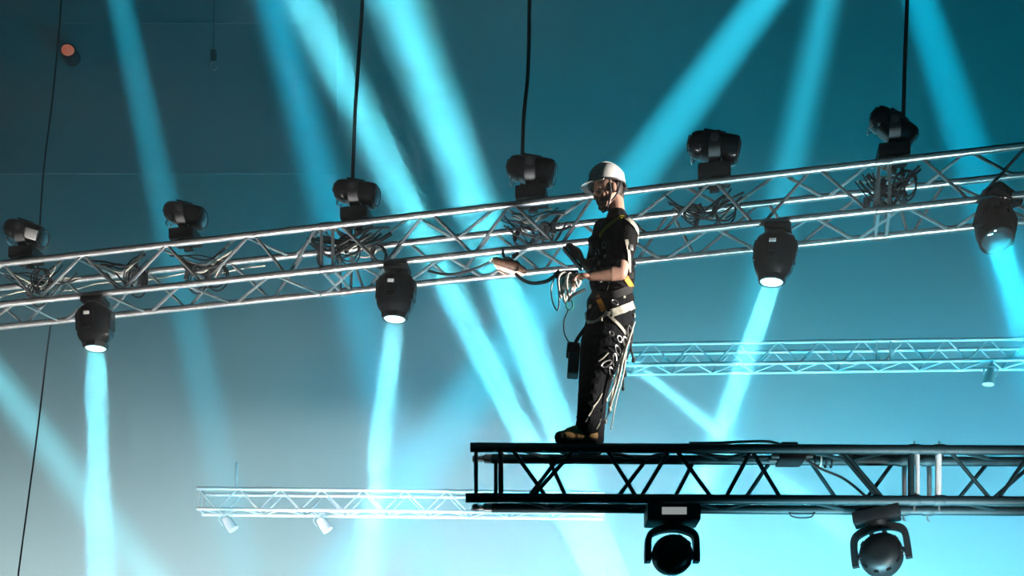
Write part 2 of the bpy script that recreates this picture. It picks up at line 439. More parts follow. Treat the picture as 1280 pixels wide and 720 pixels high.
# pale strip on the leftmost head
h = [c for c in top_roots[0].children if c.name.startswith('head')][0]
bm = bmesh.new(); box(bm, (.1, .108, -.02), (.014, .125, .085)); link('lit_strip', bm, M['panel'], h, True, .004)

hang = [
    ('lit moving head light hanging below the left end of the silver truss', 119, 0, 1.0),
    ('lit moving head light hanging from the silver truss, next left of the connector bundle', 497, 6, 1.0),
    ('lit moving head light hanging from the silver truss right of the worker', 973, 12, 1.0),
]
lit = []
for lab, x, lean, s in hang:
    p = on_upper(x, 'bottom', -.03, .02)
    r = moving_head(lab, p, 'can', True, R(-8 if x < 900 else -15), R(88), s * .98, lit=True, base=(.2, .17, .05), group='lit moving heads hanging under the silver truss', clamps=True, lean=R(lean * .6)); lit.append(r)
p = on_upper(1254, 'bottom', .05, .05)
rr = moving_head('moving head light with big glass lens at the silver truss right end', p, 'wash', True, R(-150), R(62), .93, base=(.26, .2, .07), lean=R(14), group='lit moving heads hanging under the silver truss'); lit.append(rr)
for h in rr.children:
    for c in h.children:
        if c.name.split('.')[0] == 'lens': c.data.materials.clear(); c.data.materials.append(M['lens_clear'])

def on_low(x, dz, depth=.12):
    c = LC[1] + ln * depth; t = line_pt(c, ld, x); p = c + ld * t; p.z += dz; return p
moving_head('moving head light with a pale display hanging straight under the dark stage truss', on_low(840, -.015), 'wash', True, 0, R(-8), .95, panel=True, base=(.37, .25, .125), group='moving heads hanging under the dark stage truss')
moving_head('moving head light twisted sideways under the right part of the dark stage truss', on_low(1095, -.035), 'wash', True, R(-20), R(2), 1.0, base=(.30, .22, .08), lean=R(-7), group='moving heads hanging under the dark stage truss')
#@@EXTRAS
# ------------------------------------------------------------------ the worker
PY_ = 8.52
def Q(x, y, dy=0.0): return P(x, y, PY_ + dy)
ang = R(20)
fw = Vector((-math.cos(ang), -math.sin(ang), 0)); lf_ = Vector((math.sin(ang), -math.cos(ang), 0)); upv = Vector((0, 0, 1))
def frame(f, l, u): return Matrix((f, l, u)).transposed()
TR = frame(fw, lf_, upv)
tF = line_pt(LC[0], ld, 730); topF = LC[0] + ld * tF; topB = LC[2] + ld * tF
zs_n = topF.z + .0315 + .004; zs_f = topB.z + .0315 + .004
foot = {}
for k, (yy, zz, xo) in dict(near=(topF.y, zs_n, 0), far=(topB.y, zs_f, .03)).items():
    heel = Vector(((747 - 640) / F * yy + xo, yy, zz)); toe = Vector(((695 - 640) / F * yy + xo, yy, zz))
    foot[k] = (heel, toe)
root = empty('person', foot['near'][0].lerp(foot['far'][0], .5))
tag(root, 'person in white helmet, black work clothes and harness standing on the dark stage truss', 'person')
def fin(o):                                  # world-built mesh -> child of the person
    o.data.transform(Matrix.Translation(-root.location)); o.parent = root; return o

# joints
sh_n, el_n, wr_n = Q(783, 288, -.17), Q(776, 341, -.20), Q(738, 345, -.21)
sh_f, el_f, wr_f = Q(755, 288, .15), Q(742, 337, .10), Q(729, 328, -.02)
hp_n, kn_n = Q(764, 400, -.09), Q(744, 470, -.10)
hp_f, kn_f = Q(760, 400, .09), Q(741, 470, .09)
an_n = foot['near'][0] + Vector((-.065, 0, .10)); an_f = foot['far'][0] + Vector((-.065, 0, .10))
hc = Q(760, 236, 0)
ta = R(14)
hf = (fw * math.cos(ta) - upv * math.sin(ta)).normalized(); hu = (upv * math.cos(ta) + fw * math.sin(ta)).normalized()
HR = frame(hf, lf_, hu)
def H_(a, b, c): return hc + hf * a + lf_ * b + hu * c

bm = bmesh.new()
ell(bm, hc, (.097, .076, .105), HR)                       # cranium
ell(bm, H_(.030, 0, -.062), (.068, .060, .066), HR)       # face
ell(bm, H_(.040, 0, -.100), (.052, .047, .036), HR)       # jaw
ell(bm, H_(.082, 0, -.118), (.020, .022, .018), HR)       # chin
ell(bm, H_(.086, 0, -.008), (.016, .050, .014), HR)       # brow
tube(bm, [H_(.088, 0, -.010), H_(.104, 0, -.034), H_(.112, 0, -.050)], [.010, .013, .015], 10)
ell(bm, H_(.108, 0, -.052), (.015, .017, .012), HR)       # nose tip
ell(bm, H_(.092, 0, -.080), (.013, .024, .008), HR); ell(bm, H_(.089, 0, -.092), (.012, .021, .008), HR)   # lips
for s in (-1, 1):
    ell(bm, H_(-.008, s * .078, -.028), (.022, .010, .034), HR); ell(bm, H_(.062, s * .044, -.050), (.022, .018, .020), HR)
chain(bm, [H_(-.035, 0, -.075), Q(771, 268), Q(771, 284)], [.056, .056, .064])
# trunk and legs under the clothes
ell(bm, Q(769, 305), (.105, .155, .15), TR); ell(bm, Q(765, 345), (.10, .14, .15), TR); ell(bm, Q(763, 388), (.11, .15, .11), TR)
chain(bm, [sh_n, sh_f], [.055, .055])
chain(bm, [hp_n, kn_n, an_n], [.08, .055, .04]); chain(bm, [hp_f, kn_f, an_f], [.08, .055, .04])
# arms taper from shoulder to wrist
chain(bm, [sh_n, sh_n.lerp(el_n, .5), el_n, el_n.lerp(wr_n, .3), wr_n], [.056, .052, .045, .046, .029])
chain(bm, [sh_f, sh_f.lerp(el_f, .5), el_f, el_f.lerp(wr_f, .3), wr_f], [.055, .050, .043, .042, .028])
def hand(bm, wrist, d, palm_n, side, curl=1.0, spread=.019):
    """wrist, hand direction, palm normal, side = direction across the palm towards the thumb"""
    d, palm_n, side = d.normalized(), palm_n.normalized(), side.normalized()
    HM = frame(d, side, palm_n)
    ell(bm, wrist + d * .045, (.050, .040, .018), HM)
    for k, ln_ in enumerate((.072, .080, .074, .058)):
        b0 = wrist + d * .082 + side * (.030 - k * spread)
        p1 = b0 + (d * .75 + palm_n * .65 * curl).normalized() * ln_ * .45
        p2 = p1 + (d * .10 + palm_n * 1.0 * curl).normalized() * ln_ * .35
        p3 = p2 + (-d * .55 + palm_n * .8 * curl).normalized() * ln_ * .28
        chain(bm, [b0 - d * .02, b0, p1, p2, p3], [.0095, .0095, .0088, .008, .007], 10)
    t0_ = wrist + d * .030 + side * .032
    t1_ = t0_ + (d * .5 + side * .75 + palm_n * .4).normalized() * .035
    t2_ = t1_ + (d * .8 + palm_n * .6).normalized() * .030
    chain(bm, [wrist + d * .02 + side * .015, t0_, t1_, t2_], [.014, .0125, .0105, .008], 10)
hd_n = (Q(722, 344, -.21) - wr_n).normalized()
hand(bm, wr_n, hd_n, Vector((-.1, .35, -.95)), Vector((.05, .9, .3)).cross(Vector((0, 0, 0))) if False else Vector((0, .95, .35)))
hd_f = (Q(722, 319, -.05) - wr_f).normalized()
hand(bm, wr_f, hd_f, Vector((-.75, -.2, .35)), Vector((.2, -.9, .3)), .8)
body = fin(fused('body', bm, M['skin'], .0055, None, 3)); body['label'] = 'bare face, forearms and hands'
for s in (-1, 1):
    bm = bmesh.new(); ell(bm, H_(.0865, s * .031, -.026), (.009, .013, .009), HR); fin(link('eye', bm, M['panel']))
    bm = bmesh.new(); ell(bm, H_(.0935, s * .032, -.028), (.004, .006, .006), HR); fin(link('iris', bm, M['black_gloss']))
# hair at the nape and temples
bm = bmesh.new()
ell(bm, H_(-.022, 0, .004), (.085, .079, .10), HR); ell(bm, H_(-.060, 0, -.055), (.040, .058, .050), HR)
for s in (-1, 1): ell(bm, H_(.022, s * .071, -.020), (.012, .009, .036), HR)
fin(fused('hair', bm, M['hair'], .006, None, 2))

# shirt with short sleeves
bm = bmesh.new()
ell(bm, Q(768, 303), (.145, .195, .17), TR); ell(bm, Q(765, 345), (.150, .178, .17), TR); ell(bm, Q(763, 378), (.155, .185, .10), TR)
chain(bm, [sh_n + Vector((0, .02, .0)), sh_f], [.080, .078]); chain(bm, [Q(772, 282), Q(771, 273)], [.092, .072])
chain(bm, [sh_n, sh_n.lerp(el_n, .34), sh_n.lerp(el_n, .62)], [.078, .074, .069]); chain(bm, [sh_f, sh_f.lerp(el_f, .5), sh_f.lerp(el_f, .8)], [.076, .072, .066])
for k in range(7):                           # creases
    a = Q(748 + 5 * k, 322 + 9 * (k % 4), -.17 if k > 2 else -.12); tube(bm, [a, a + Vector((.10, 0, -.05 + .02 * (k % 3)))], [.012, .004], 8)
shirt = fin(fused('shirt', bm, M['shirt'], .008, None, 3))
# trousers
bm = bmesh.new()
ell(bm, Q(763, 394), (.160, .19, .13), TR)
for hp, kn, an in ((hp_n, kn_n, an_n), (hp_f, kn_f, an_f)):
    chain(bm, [hp + Vector((0, 0, -.02)), hp.lerp(kn, .45), kn + Vector((.012, 0, 0)), kn.lerp(an, .35), kn.lerp(an, .7), an + Vector((.0, 0, .0))], [.150, .142, .108, .098, .086, .078])
    for k in range(6):
        c = kn.lerp(an, -.15 + .2 * k); s = 1 if k % 2 else -1
        tube(bm, [c + Vector((-.085 * s, -.05, .0)), c + Vector((0, -.098, -.02)), c + Vector((.08 * s, -.05, .03))], [.010, .016, .008], 8)
    tube(bm, [an + Vector((0, 0, .03)), an + Vector((0, 0, -.015))], [.080, .079], 16)
trs = fin(fused('trousers', bm, M['trouser'], .008, None, 3))

# boots
for k in ('near', 'far'):
    he, to = foot[k]; d = (to - he).normalized(); n_ = Vector((0, 1, 0)); FR = frame(d, n_, upv)
    L_ = (to - he).length
    bt = empty('boot', he); bt.parent = root; bt.location = he - root.location
    bm = bmesh.new()
    ell(bm, he + d * .05 + upv * .045, (.055, .045, .045), FR); ell(bm, he + d * .13 + upv * .045, (.09, .046, .045), FR)
    ell(bm, he + d * (L_ - .075) + upv * .040, (.080, .054, .040), FR)
    tube(bm, [he + d * .06 + upv * .05, he + d * .062 + upv * .135], [.050, .056], 16)
    tube(bm, [he + d * .07 + upv * .085, he + d * (L_ - .07) + upv * .052], [.050, .040], 14)
    o = fused('boot_upper', bm, M['boot'], .006, None, 3); o.data.transform(Matrix.Translation(-he)); o.parent = bt
    bm = bmesh.new()
    ell(bm, he + d * .055 + upv * .012, (.062, .050, .016), FR); ell(bm, he + d * .14 + upv * .012, (.10, .047, .016), FR); ell(bm, he + d * (L_ - .075) + upv * .012, (.084, .055, .016), FR)
    o = fused('sole', bm, M['sole'], .005, None, 1); o.data.transform(Matrix.Translation(-he)); o.parent = bt
    bm = bmesh.new()                         # rubber toe cap
    ell(bm, he + d * (L_ - .030) + upv * .036, (.042, .0525, .036), FR); o = link('toe_cap', bm, M['sole']); o.data.transform(Matrix.Translation(-he)); o.parent = bt
    bm = bmesh.new()
    for q in range(5):
        c = he + d * (.085 + .026 * q) + upv * (.112 - .010 * q)
        tube(bm, [c + n_ * -.045 - upv * .035, c + n_ * -.030 - upv * .005, c + n_ * .0 + upv * .003, c + n_ * .03 - upv * .005, c + n_ * .045 - upv * .035], .0055, 6)
    o = link('laces', bm, M['web']); o.data.transform(Matrix.Translation(-he)); o.parent = bt

# helmet
he_root = empty('helmet', hc + hu * .03); he_root.parent = root; he_root.location = hc + hu * .03 - root.location
ta2 = R(3); hf2 = (fw * math.cos(ta2) - upv * math.sin(ta2)).normalized(); hu2 = (upv * math.cos(ta2) + fw * math.sin(ta2)).normalized()
HR2 = frame(hf2, lf_, hu2); hcen = hc + hu * .035
def into(o, par, base): o.data.transform(Matrix.Translation(-base)); o.parent = par; return o
bm = bmesh.new(); ell(bm, (0, 0, 0), (1, 1, 1), u=40, v=24)
geom = bm.verts[:] + bm.edges[:] + bm.faces[:]
bmesh.ops.bisect_plane(bm, geom=geom, plane_co=(0, 0, -.12), plane_no=(0, 0, -1), clear_outer=True)
bmesh.ops.transform(bm, matrix=Matrix.Translation(hcen) @ HR2.to_4x4() @ Matrix.Diagonal((.128, .108, .128, 1)), verts=bm.verts)
bmesh.ops.solidify(bm, geom=bm.faces[:], thickness=.004)
into(link('shell', bm, M['white']), he_root, hc + hu * .03)
bm = bmesh.new()                              # ridges along the crown
for off in (-.03, 0, .03):
    tube(bm, [hcen + hf2 * (.126 * math.cos(a)) + lf_ * off + hu2 * (.126 * math.sin(a) * math.sqrt(max(0, 1 - (off / .108) ** 2)) + .002) for a in [R(25) + R(130) * k / 14 for k in range(15)]], .006, 8)
into(link('crown_ridge', bm, M['white']), he_root, hc + hu * .03)
bm = bmesh.new()                              # peak
rows = []
for i in range(9):
    a = R(-62) + R(124) * i / 8
    ro = []
    for rr, dz in ((.95, -.010), (1.18, -.018), (1.42, -.030), (1.44, -.036), (1.18, -.024), (.95, -.018)):
        e = 1 + (rr - 1) * max(0, math.cos(a)) ** .8
        ro.append(bm.verts.new(hcen + hf2 * (.128 * e * math.cos(a)) + lf_ * (.108 * (1 + (e - 1) * .5) * math.sin(a)) + hu2 * dz))
    rows.append(ro)
for a, b in zip(rows, rows[1:]):
    for k in range(6): bm.faces.new((a[k], a[(k + 1) % 6], b[(k + 1) % 6], b[k]))
bm.faces.new(rows[0]); bm.faces.new(rows[-1][::-1])
into(link('peak', bm, M['white']), he_root, hc + hu * .03)
bm = bmesh.new(); tube(bm, [hcen + hf2 * (.126 * math.cos(a)) + lf_ * (.107 * math.sin(a)) - hu2 * .018 for a in [2 * PI * k / 32 for k in range(33)]], .007, 8)
into(link('rim', bm, M['grey_plastic']), he_root, hc + hu * .03)
bm = bmesh.new()
for s in (-1, 1):
    tube(bm, spline([hcen + lf_ * s * .102 + hf2 * .03 - hu2 * .02, H_(.030, s * .075, -.06), H_(.052, s * .046, -.125), H_(.056, 0, -.143)], 5), .006, 6)
    tube(bm, spline([hcen + lf_ * s * .095 - hf2 * .06 - hu2 * .02, H_(-.010, s * .083, -.07), H_(.030, s * .062, -.105)], 5), .006, 6)
into(link('chin_strap', bm, M['darkrope']), he_root, hc + hu * .03)
bm = bmesh.new(); box(bm, H_(-.118, 0, -.012), (.03, .05, .03), HR); into(link('rear_adjuster', bm, M['grey_plastic'], None, True, .006), he_root, hc + hu * .03)

# harness: straps laid on the clothes as the camera sees them
from mathutils.bvhtree import BVHTree
def bvh(o):
    me = o.data; off = root.location
    return BVHTree.FromPolygons([v.co + off for v in me.vertices], [p.vertices for p in me.polygons])
BT_ = [bvh(shirt), bvh(trs)]
eye = Vector((0, 0, EYE))
def onto(x, y, out=.006):
    d = (Q(x, y) - eye).normalized(); best = None
    for t in BT_:
        h = t.ray_cast(eye, d)
        if h[0] is not None and (best is None or h[3] < best[3]): best = h
    if best is None:
        best = min((t.find_nearest(Q(x, y)) for t in BT_), key=lambda h: h[3])
    n = best[1]
    if n.dot(best[0] - eye) > 0: n = -n
    return best[0] + n * out, n
def dense(px, n=6): return [(p.x, p.y) for p in spline([Vector((x, y, 0)) for x, y in px], n)]
def strap(name, px, w, m, t=.004):
    pts, sd = [], []
    dp = [onto(x, y) for x, y in dense(px)]
    for i, (p, n) in enumerate(dp):
        tg = (dp[min(i + 1, len(dp) - 1)][0] - dp[max(i - 1, 0)][0]).normalized(); pts.append(p); sd.append(tg.cross(n))
    bm = bmesh.new(); ribbon(bm, pts, w, t, sd); return fin(link(name, bm, m))
def cord(name, px, r, m, out=.012, par=None):
    bm = bmesh.new(); tube(bm, [onto(x, y, out)[0] for x, y in px], r, 8); return fin(link(name, bm, m))
o = strap('shoulder_strap', [(750, 296), (757, 286), (767, 278), (777, 272), (782, 273)], .026, M['yellow']); o['label'] = 'yellow shoulder strap'
o = strap('shoulder_strap', [(781, 272), (789, 278), (795, 286), (797, 292)], .030, M['web']); o['label'] = 'pale shoulder strap at the back'
strap('back_strap', [(796, 298), (797, 318), (796, 340), (795, 362), (793, 384)], .030, M['web'])
strap('chest_strap', [(747, 300), (746, 320), (744, 345), (742, 368)], .030, M['darkrope'])
strap('waist_belt', [(732, 364), (745, 369), (765, 369), (785, 363), (796, 356)], .050, M['darkrope'])
o = strap('buckle_strap', [(782, 347), (787, 355), (792, 364)], .034, M['orange']); o['label'] = 'orange strap at the side of the waist'
o = strap('buckle_strap', [(747, 370), (750, 378), (755, 389)], .034, M['orange']); o['label'] = 'orange strap at the front of the hip'
strap('hip_belt', [(764, 392), (776, 388), (788, 383), (796, 378)], .050, M['web'])
strap('leg_loop', [(733, 391), (735, 402), (745, 402), (757, 394), (765, 391)], .020, M['web'])
strap('leg_loop', [(757, 390), (766, 399), (775, 408), (782, 418)], .018, M['web'])
strap('leg_loop', [(796, 384), (793, 402), (787, 418), (778, 430)], .034, M['web'])
def ring_at(name, x, y, r, m, rt=.005, out=.014):
    p, n = onto(x, y, out); a = n.orthogonal().normalized(); b = n.cross(a)
    bm = bmesh.new(); tube(bm, [p + a * r * math.cos(q) + b * r * 1.35 * math.sin(q) for q in [2 * PI * k / 16 for k in range(17)]], rt, 8); return fin(link(name, bm, m))
for x, y, r in ((749, 316, .018), (741, 327, .016), (796, 372, .022), (768, 380, .018), (757, 306, .014), (764, 418, .012), (773, 424, .016)): ring_at('metal_ring', x, y, r, M['steel'])
for x, y in ((788, 310), (792, 330), (789, 345), (752, 350), (745, 338)):
    p, n = onto(x, y, .008); bm = bmesh.new(); box(bm, p, (.028, .012, .036), frame(n.cross(upv).normalized(), n, n.cross(n.cross(upv)).normalized())); fin(link('buckle', bm, M['steel'], None, True, .003))
for px, w_, m_ in (([(760, 300), (761, 325), (760, 350), (757, 366)], .026, 'grey_plastic'), ([(783, 300), (786, 320), (787, 345)], .022, 'web'), ([(744, 322), (756, 327), (770, 326)], .024, 'grey_plastic')): strap('vest_strap', px, w_, M[m_])
for x, y in ((757, 322), (763, 338), (750, 330), (748, 343), (779, 372), (739, 384), (752, 400), (791, 395)):
    p, n = onto(x, y, .010); bm = bmesh.new(); box(bm, p, (.018, .012, .024), frame(n.cross(upv).normalized(), n, n.cross(n.cross(upv)).normalized())); fin(link('clip', bm, M['web'], None, True, .003))
p, n = onto(744, 306, .02); bm = bmesh.new(); box(bm, p, (.055, .035, .10), frame(n.cross(upv).normalized(), n, n.cross(n.cross(upv)).normalized())); r_ = fin(link('radio', bm, M['black'], None, True, .006))
bm = bmesh.new(); tube(bm, [p + Vector((.015, 0, .04)), p + Vector((.015, 0, .12))], .005, 8); g = link('antenna', bm, M['rubber']); g.data.transform(Matrix.Translation(-root.location)); g.parent = r_
# hip tools, lanyards and cords hanging behind the thigh
rnd = random.Random(3)
def hang_cord(x0, y0, x1, y1, r, m, out0=.02, wob=.02):
    a = onto(x0, y0, out0)[0]; b = P(x1, y1, a.y - .01)
    pts = spline([a, a.lerp(b, .33) + Vector((rnd.uniform(-wob, wob), -.02, 0)), a.lerp(b, .66) + Vector((rnd.uniform(-wob, wob), -.02, 0)), b], 6)
    bm = bmesh.new(); tube(bm, pts, r, 8); ell(bm, b, (r * 1.9, r * 1.9, r * 2.4)); return fin(link('lanyard', bm, m))
for a in ((790, 402, 757, 527, .006, 'rope'), (787, 412, 762, 512, .007, 'web'), (792, 410, 779, 486, .006, 'darkrope'), (784, 425, 758, 500, .005, 'rope'),
          (791, 420, 781, 468, .008, 'darkrope'), (783, 436, 763, 505, .008, 'web'), (780, 432, 764, 535, .004, 'rope'), (795, 405, 792, 450, .007, 'darkrope')):
    hang_cord(*a[:5], M[a[5]])
for x, y, x1, y1 in ((742, 507, 732, 527), (752, 492, 741, 510), (750, 524, 745, 536), (760, 441, 748, 452)): cord('trouser_stripe', dense([(x, y), ((x + x1) / 2 + 1, (y + y1) / 2), (x1, y1)], 3), .005, M['web'], .004)
for x, y, an_ in ((770, 438, .4), (776, 446, 1.1), (766, 450, -.5), (779, 428, .1), (757, 455, 1.3), (771, 460, .7), (784, 415, -.2), (762, 466, .2)):
    p, n = onto(x, y, .016); a = n.orthogonal().normalized(); b = n.cross(a); a, b = a * math.cos(an_) + b * math.sin(an_), b * math.cos(an_) - a * math.sin(an_)
    bm = bmesh.new(); tube(bm, [p + a * .016 * math.cos(q) + b * .040 * math.sin(q) for q in [2 * PI * k / 18 for k in range(19)]], .0048, 8); o = fin(link('carabiner', bm, M['steel']))
    bm = bmesh.new(); tube(bm, [p + a * .016 - b * .02, p + a * .016 + b * .02], .0075, 8); g = link('gate_sleeve', bm, M['darkrope']); g.data.transform(Matrix.Translation(-root.location)); g.parent = o
# thigh pouch
pc = onto(722, 445, .0)[0]; pc = P(717, 452, pc.y - .01)
pr_ = empty('thigh_pouch', pc); pr_.parent = root; pr_.location = pc - root.location
pq = Matrix.Rotation(R(4), 3, 'Y')
bm = bmesh.new(); box(bm, pc, (.075, .12, .20), pq); into(link('pouch_body', bm, M['black'], None, True, .014), pr_, pc)
bm = bmesh.new(); box(bm, pc + Vector((-.004, 0, .075)), (.086, .13, .07), pq); into(link('flap', bm, M['shirt'], None, True, .012), pr_, pc)
bm = bmesh.new(); tube(bm, [pc + Vector((.0, 0, .10)), pc + Vector((.03, .0, .16)), pc + Vector((.08, .03, .24))], .012, 8); into(link('hanger_strap', bm, M['darkrope']), pr_, pc)

# phone in the far hand
pa, pb = Q(704, 310, -.06), Q(727, 337, -.06); pm = pa.lerp(pb, .5); pd = (pb - pa).normalized(); pn = Vector((0, 1, 0)); pt = pd.cross(pn)
bm = bmesh.new(); box(bm, pm, ((pb - pa).length, .060, .013), frame(pd, pn, pt)); ph = link('phone', bm, M['black'], None, True, .005)
ph.data.transform(Matrix.Translation(-pm)); ph.location = pm; tag(ph, 'dark handheld phone the worker is holding up', 'phone')
bm = bmesh.new(); box(bm, pt * (.0075 if (pt.x + pt.z) > 0 else -.0075), ((pb - pa).length * .92, .054, .001), frame(pd, pn, pt)); link('screen', bm, M['screen'], ph)

# pale rope bundle gripped in the near hand
g0 = Q(716, 344, -.20)
rb = empty('rope_bundle', g0); tag(rb, 'bundle of pale rope strands hanging from the hand of the worker', 'rope')
for k in range(9):
    x = 702 + 2.6 * k; dy = -.22 + .02 * (k % 4); yb = (372, 366, 378, 362, 371, 356, 364, 352, 358)[k]
    pts = spline([Q(706 + 1.8 * k, 340 + (k % 3), dy), Q(x - 3, 345, dy - .01), Q(x - 4 - (k % 2), (340 + yb) / 2, dy), Q(x - 1, yb, dy), Q(x + 2.5, (345 + yb) / 2, dy + .02), Q(712 + 1.2 * k, 343, dy + .02)], 6)
    bm = bmesh.new(); tube(bm, pts, .0085, 8); local_part(rb, 'strand', bm, M['rope'])
bm = bmesh.new(); tube(bm, spline([Q(731, 362, -.23), Q(722, 366, -.25), Q(714, 371, -.25), Q(710, 377, -.24)], 5), .009, 8); local_part(rb, 'strand', bm, M['darkrope'])
c_ = Q(712, 381, -.24); bm = bmesh.new(); tube(bm, [c_ + Vector((.022 * math.cos(q), 0, .034 * math.sin(q))) for q in [2 * PI * k / 18 for k in range(19)]], .006, 8); o = local_part(rb, 'hook', bm, M['green']); o['label'] = 'green snap hook'
bm = bmesh.new(); tube(bm, spline([Q(693, 346, -.22), Q(689, 362, -.22), Q(691, 378, -.22), Q(697, 388, -.22), Q(699, 374, -.22), Q(697, 352, -.22)], 6), .005, 8); local_part(rb, 'strand', bm, M['rope'])
cb = link('thin_cable', tube(bmesh.new(), spline([c_ + Vector((-.01, 0, -.034)), Q(705, 402, -.22), Q(706, 418, -.20), pc + Vector((-.02, 0, .11))], 8), .0045, 8), M['darkrope'])
tag(cb, 'thin dark cord looping from the rope bundle down to the thigh pouch', 'cord')
# black control cable from the silver truss to the hand
cc = link('control_cable', tube(bmesh.new(), spline([Q(722, 341, -.17), Q(706, 340, -.2), Q(694, 345, -.2), Q(682, 352, -.05), Q(666, 354, .4), Q(654, 350, .9), Q(645, 343, 1.3)], 8), .0125, 10), M['rubber'])
tag(cc, 'thick black cable drooping from the hand to the brown connector bundle', 'cable')
bm = bmesh.new(); tube(bm, [Q(694, 345, -.2), Q(700, 341, -.2)], .022, 12); o = link('plug', bm, M['grey_plastic'], cc)
# ------------------------------------------------------------------ cables and clutter
def cable(name, label, pts, r, m, cat='cable', group=None, n=6):
    o = link(name, tube(bmesh.new(), spline(pts, n), r, 8), m); return tag(o, label, cat, group)
def upx(i, x, out=0.0, z=0.0):               # point on upper truss chord i at photo column x
    c = UC[i]; p = c + ud * line_pt(c, ud, x); p = p - un * out; p.z += z; return p
cable('hanging_cable', 'thin dark cable hanging at the far left, behind the leftmost upright light', [P(77, -60, 11.3), P(76, 10, 11.3), P(66, 120, 11.3), P(54, 220, 11.3), upx(2, 46, 0, .03)], .008, M['rubber'])
cable('hanging_cable', 'thick black cable dropping to the upright light near the left-centre segment joint', [P(455, -60, 10.7), P(453, 0, 10.7), P(448, 80, 10.7), P(443, 160, 10.7), upx(2, 438, 0, .03)], .0155, M['rubber'])
cable('hanging_cable', 'thick black cable dropping to the upright light just left of the worker', [P(664, -60, 10.4), P(662, 0, 10.4), P(660, 90, 10.4), P(654, 160, 10.4), upx(2, 652, 0, .03)], .0155, M['rubber'])
cable('hanging_cable', 'thick black cable dropping to the steeply tilted light at right', [P(1136, -60, 9.8), P(1134, 0, 9.8), P(1131, 80, 9.8), P(1129, 150, 9.8), upx(2, 1127, 0, .03)], .0155, M['rubber'])
cable('hanging_cable', 'thin dark line trailing down below the left end of the silver truss', [upx(3, 64), P(58, 445, 12.2), P(48, 530, 12.2), P(36, 620, 12.2), P(22, 725, 12.2), P(14, 800, 12.2)], .008, M['rubber'])
# tangles of cable inside the silver truss
def tangle(label, xc, wpx, seed, n, parts=True):
    rn = random.Random(seed); c0 = upx(1, xc) + un * .2
    rt = empty('cable_tangle', c0); tag(rt, label, 'cables', 'cable tangles inside the silver truss')
    for k in range(n):
        xa = xc - wpx * rn.uniform(.25, .6); xb = xc + wpx * rn.uniform(.25, .6); dd = rn.uniform(.06, .36); pts = []
        drop = rn.uniform(.02, .20); ph = rn.uniform(0, 6.3)
        for q in range(8):
            t = q / 7; base = upx(0, xa + (xb - xa) * t) + un * (dd + .05 * math.sin(ph + 4 * t))
            base.z += -.03 - drop * math.sin(PI * t) + .014 * math.sin(ph + 9 * t); pts.append(base)
        bm = bmesh.new(); tube(bm, spline(pts, 5), rn.choice((.005, .007, .009)), 8); local_part(rt, 'cable', bm, M['web'] if k % 6 == 1 else M['rubber'])
    for k in range(max(2, n // 4)):          # coiled slack
        c = upx(0, xc + rn.uniform(-.35, .35) * wpx) + un * rn.uniform(.1, .3); c.z -= rn.uniform(.09, .17); R0 = rn.uniform(.05, .09); ti = rn.uniform(-.5, .5)
        bm = bmesh.new(); tube(bm, [c + ud * R0 * math.cos(a) + (Vector((0, 0, 1)) + un * ti) * (R0 * (1 + .03 * a)) * math.sin(a) + un * .006 * a for a in [PI * 5 * j / 50 for j in range(51)]], .007, 8); local_part(rt, 'coil', bm, M['rubber'])
    for k in range(3):
        p = upx(0, xc + rn.uniform(-.4, .4) * wpx) + un * rn.uniform(.1, .3); p.z -= rn.uniform(.06, .16)
        bm = bmesh.new(); tube(bm, [p, p + Vector((rn.uniform(-.04, .04), .01, -.08))], .018, 12); local_part(rt, 'connector', bm, M['grey_plastic'])
    return rt
tangle('cable tangle in the silver truss beneath the leftmost upright light', 34, 70, 1, 9)
tangle('cable tangle in the silver truss between the two left upright lights', 140, 60, 2, 7)
tangle('cable tangle in the silver truss beneath the second upright light', 240, 70, 3, 9)
tangle('big dark cable tangle beside the left segment joint of the silver truss', 430, 95, 4, 14)
tangle('cable tangle in the silver truss beneath the light left of the worker', 660, 75, 5, 11)
tangle('cable tangle in the silver truss beneath the light right of the worker', 880, 90, 6, 9)
tangle('looped cable tangle beside the right segment joint of the silver truss', 1110, 70, 8, 13)
def run(label, i, x0, x1, seed, m, r=.009, z0=.03):
    rn = random.Random(seed); pts = []
    n = 12
    for q in range(n + 1):
        p = upx(i, x0 + (x1 - x0) * q / n, -.02); p.z += z0 + rn.uniform(-.012, .012) - (.03 if q % 3 == 1 else 0); p += un * rn.uniform(0, .03); pts.append(p)
    return cable('cable_run', label, pts, r, m, 'cable')
run('dark cable laid along the back top tube of the silver truss, left half', 2, -60, 420, 11, M['rubber'])
run('dark cable laid along the back top tube of the silver truss, middle', 2, 430, 800, 12, M['rubber'])
run('dark cable laid along the back top tube of the silver truss, right half', 2, 810, 1380, 13, M['rubber'])
run('pale cable tied along the back top tube at the left end', 2, -40, 330, 14, M['web'], .007, -.035)
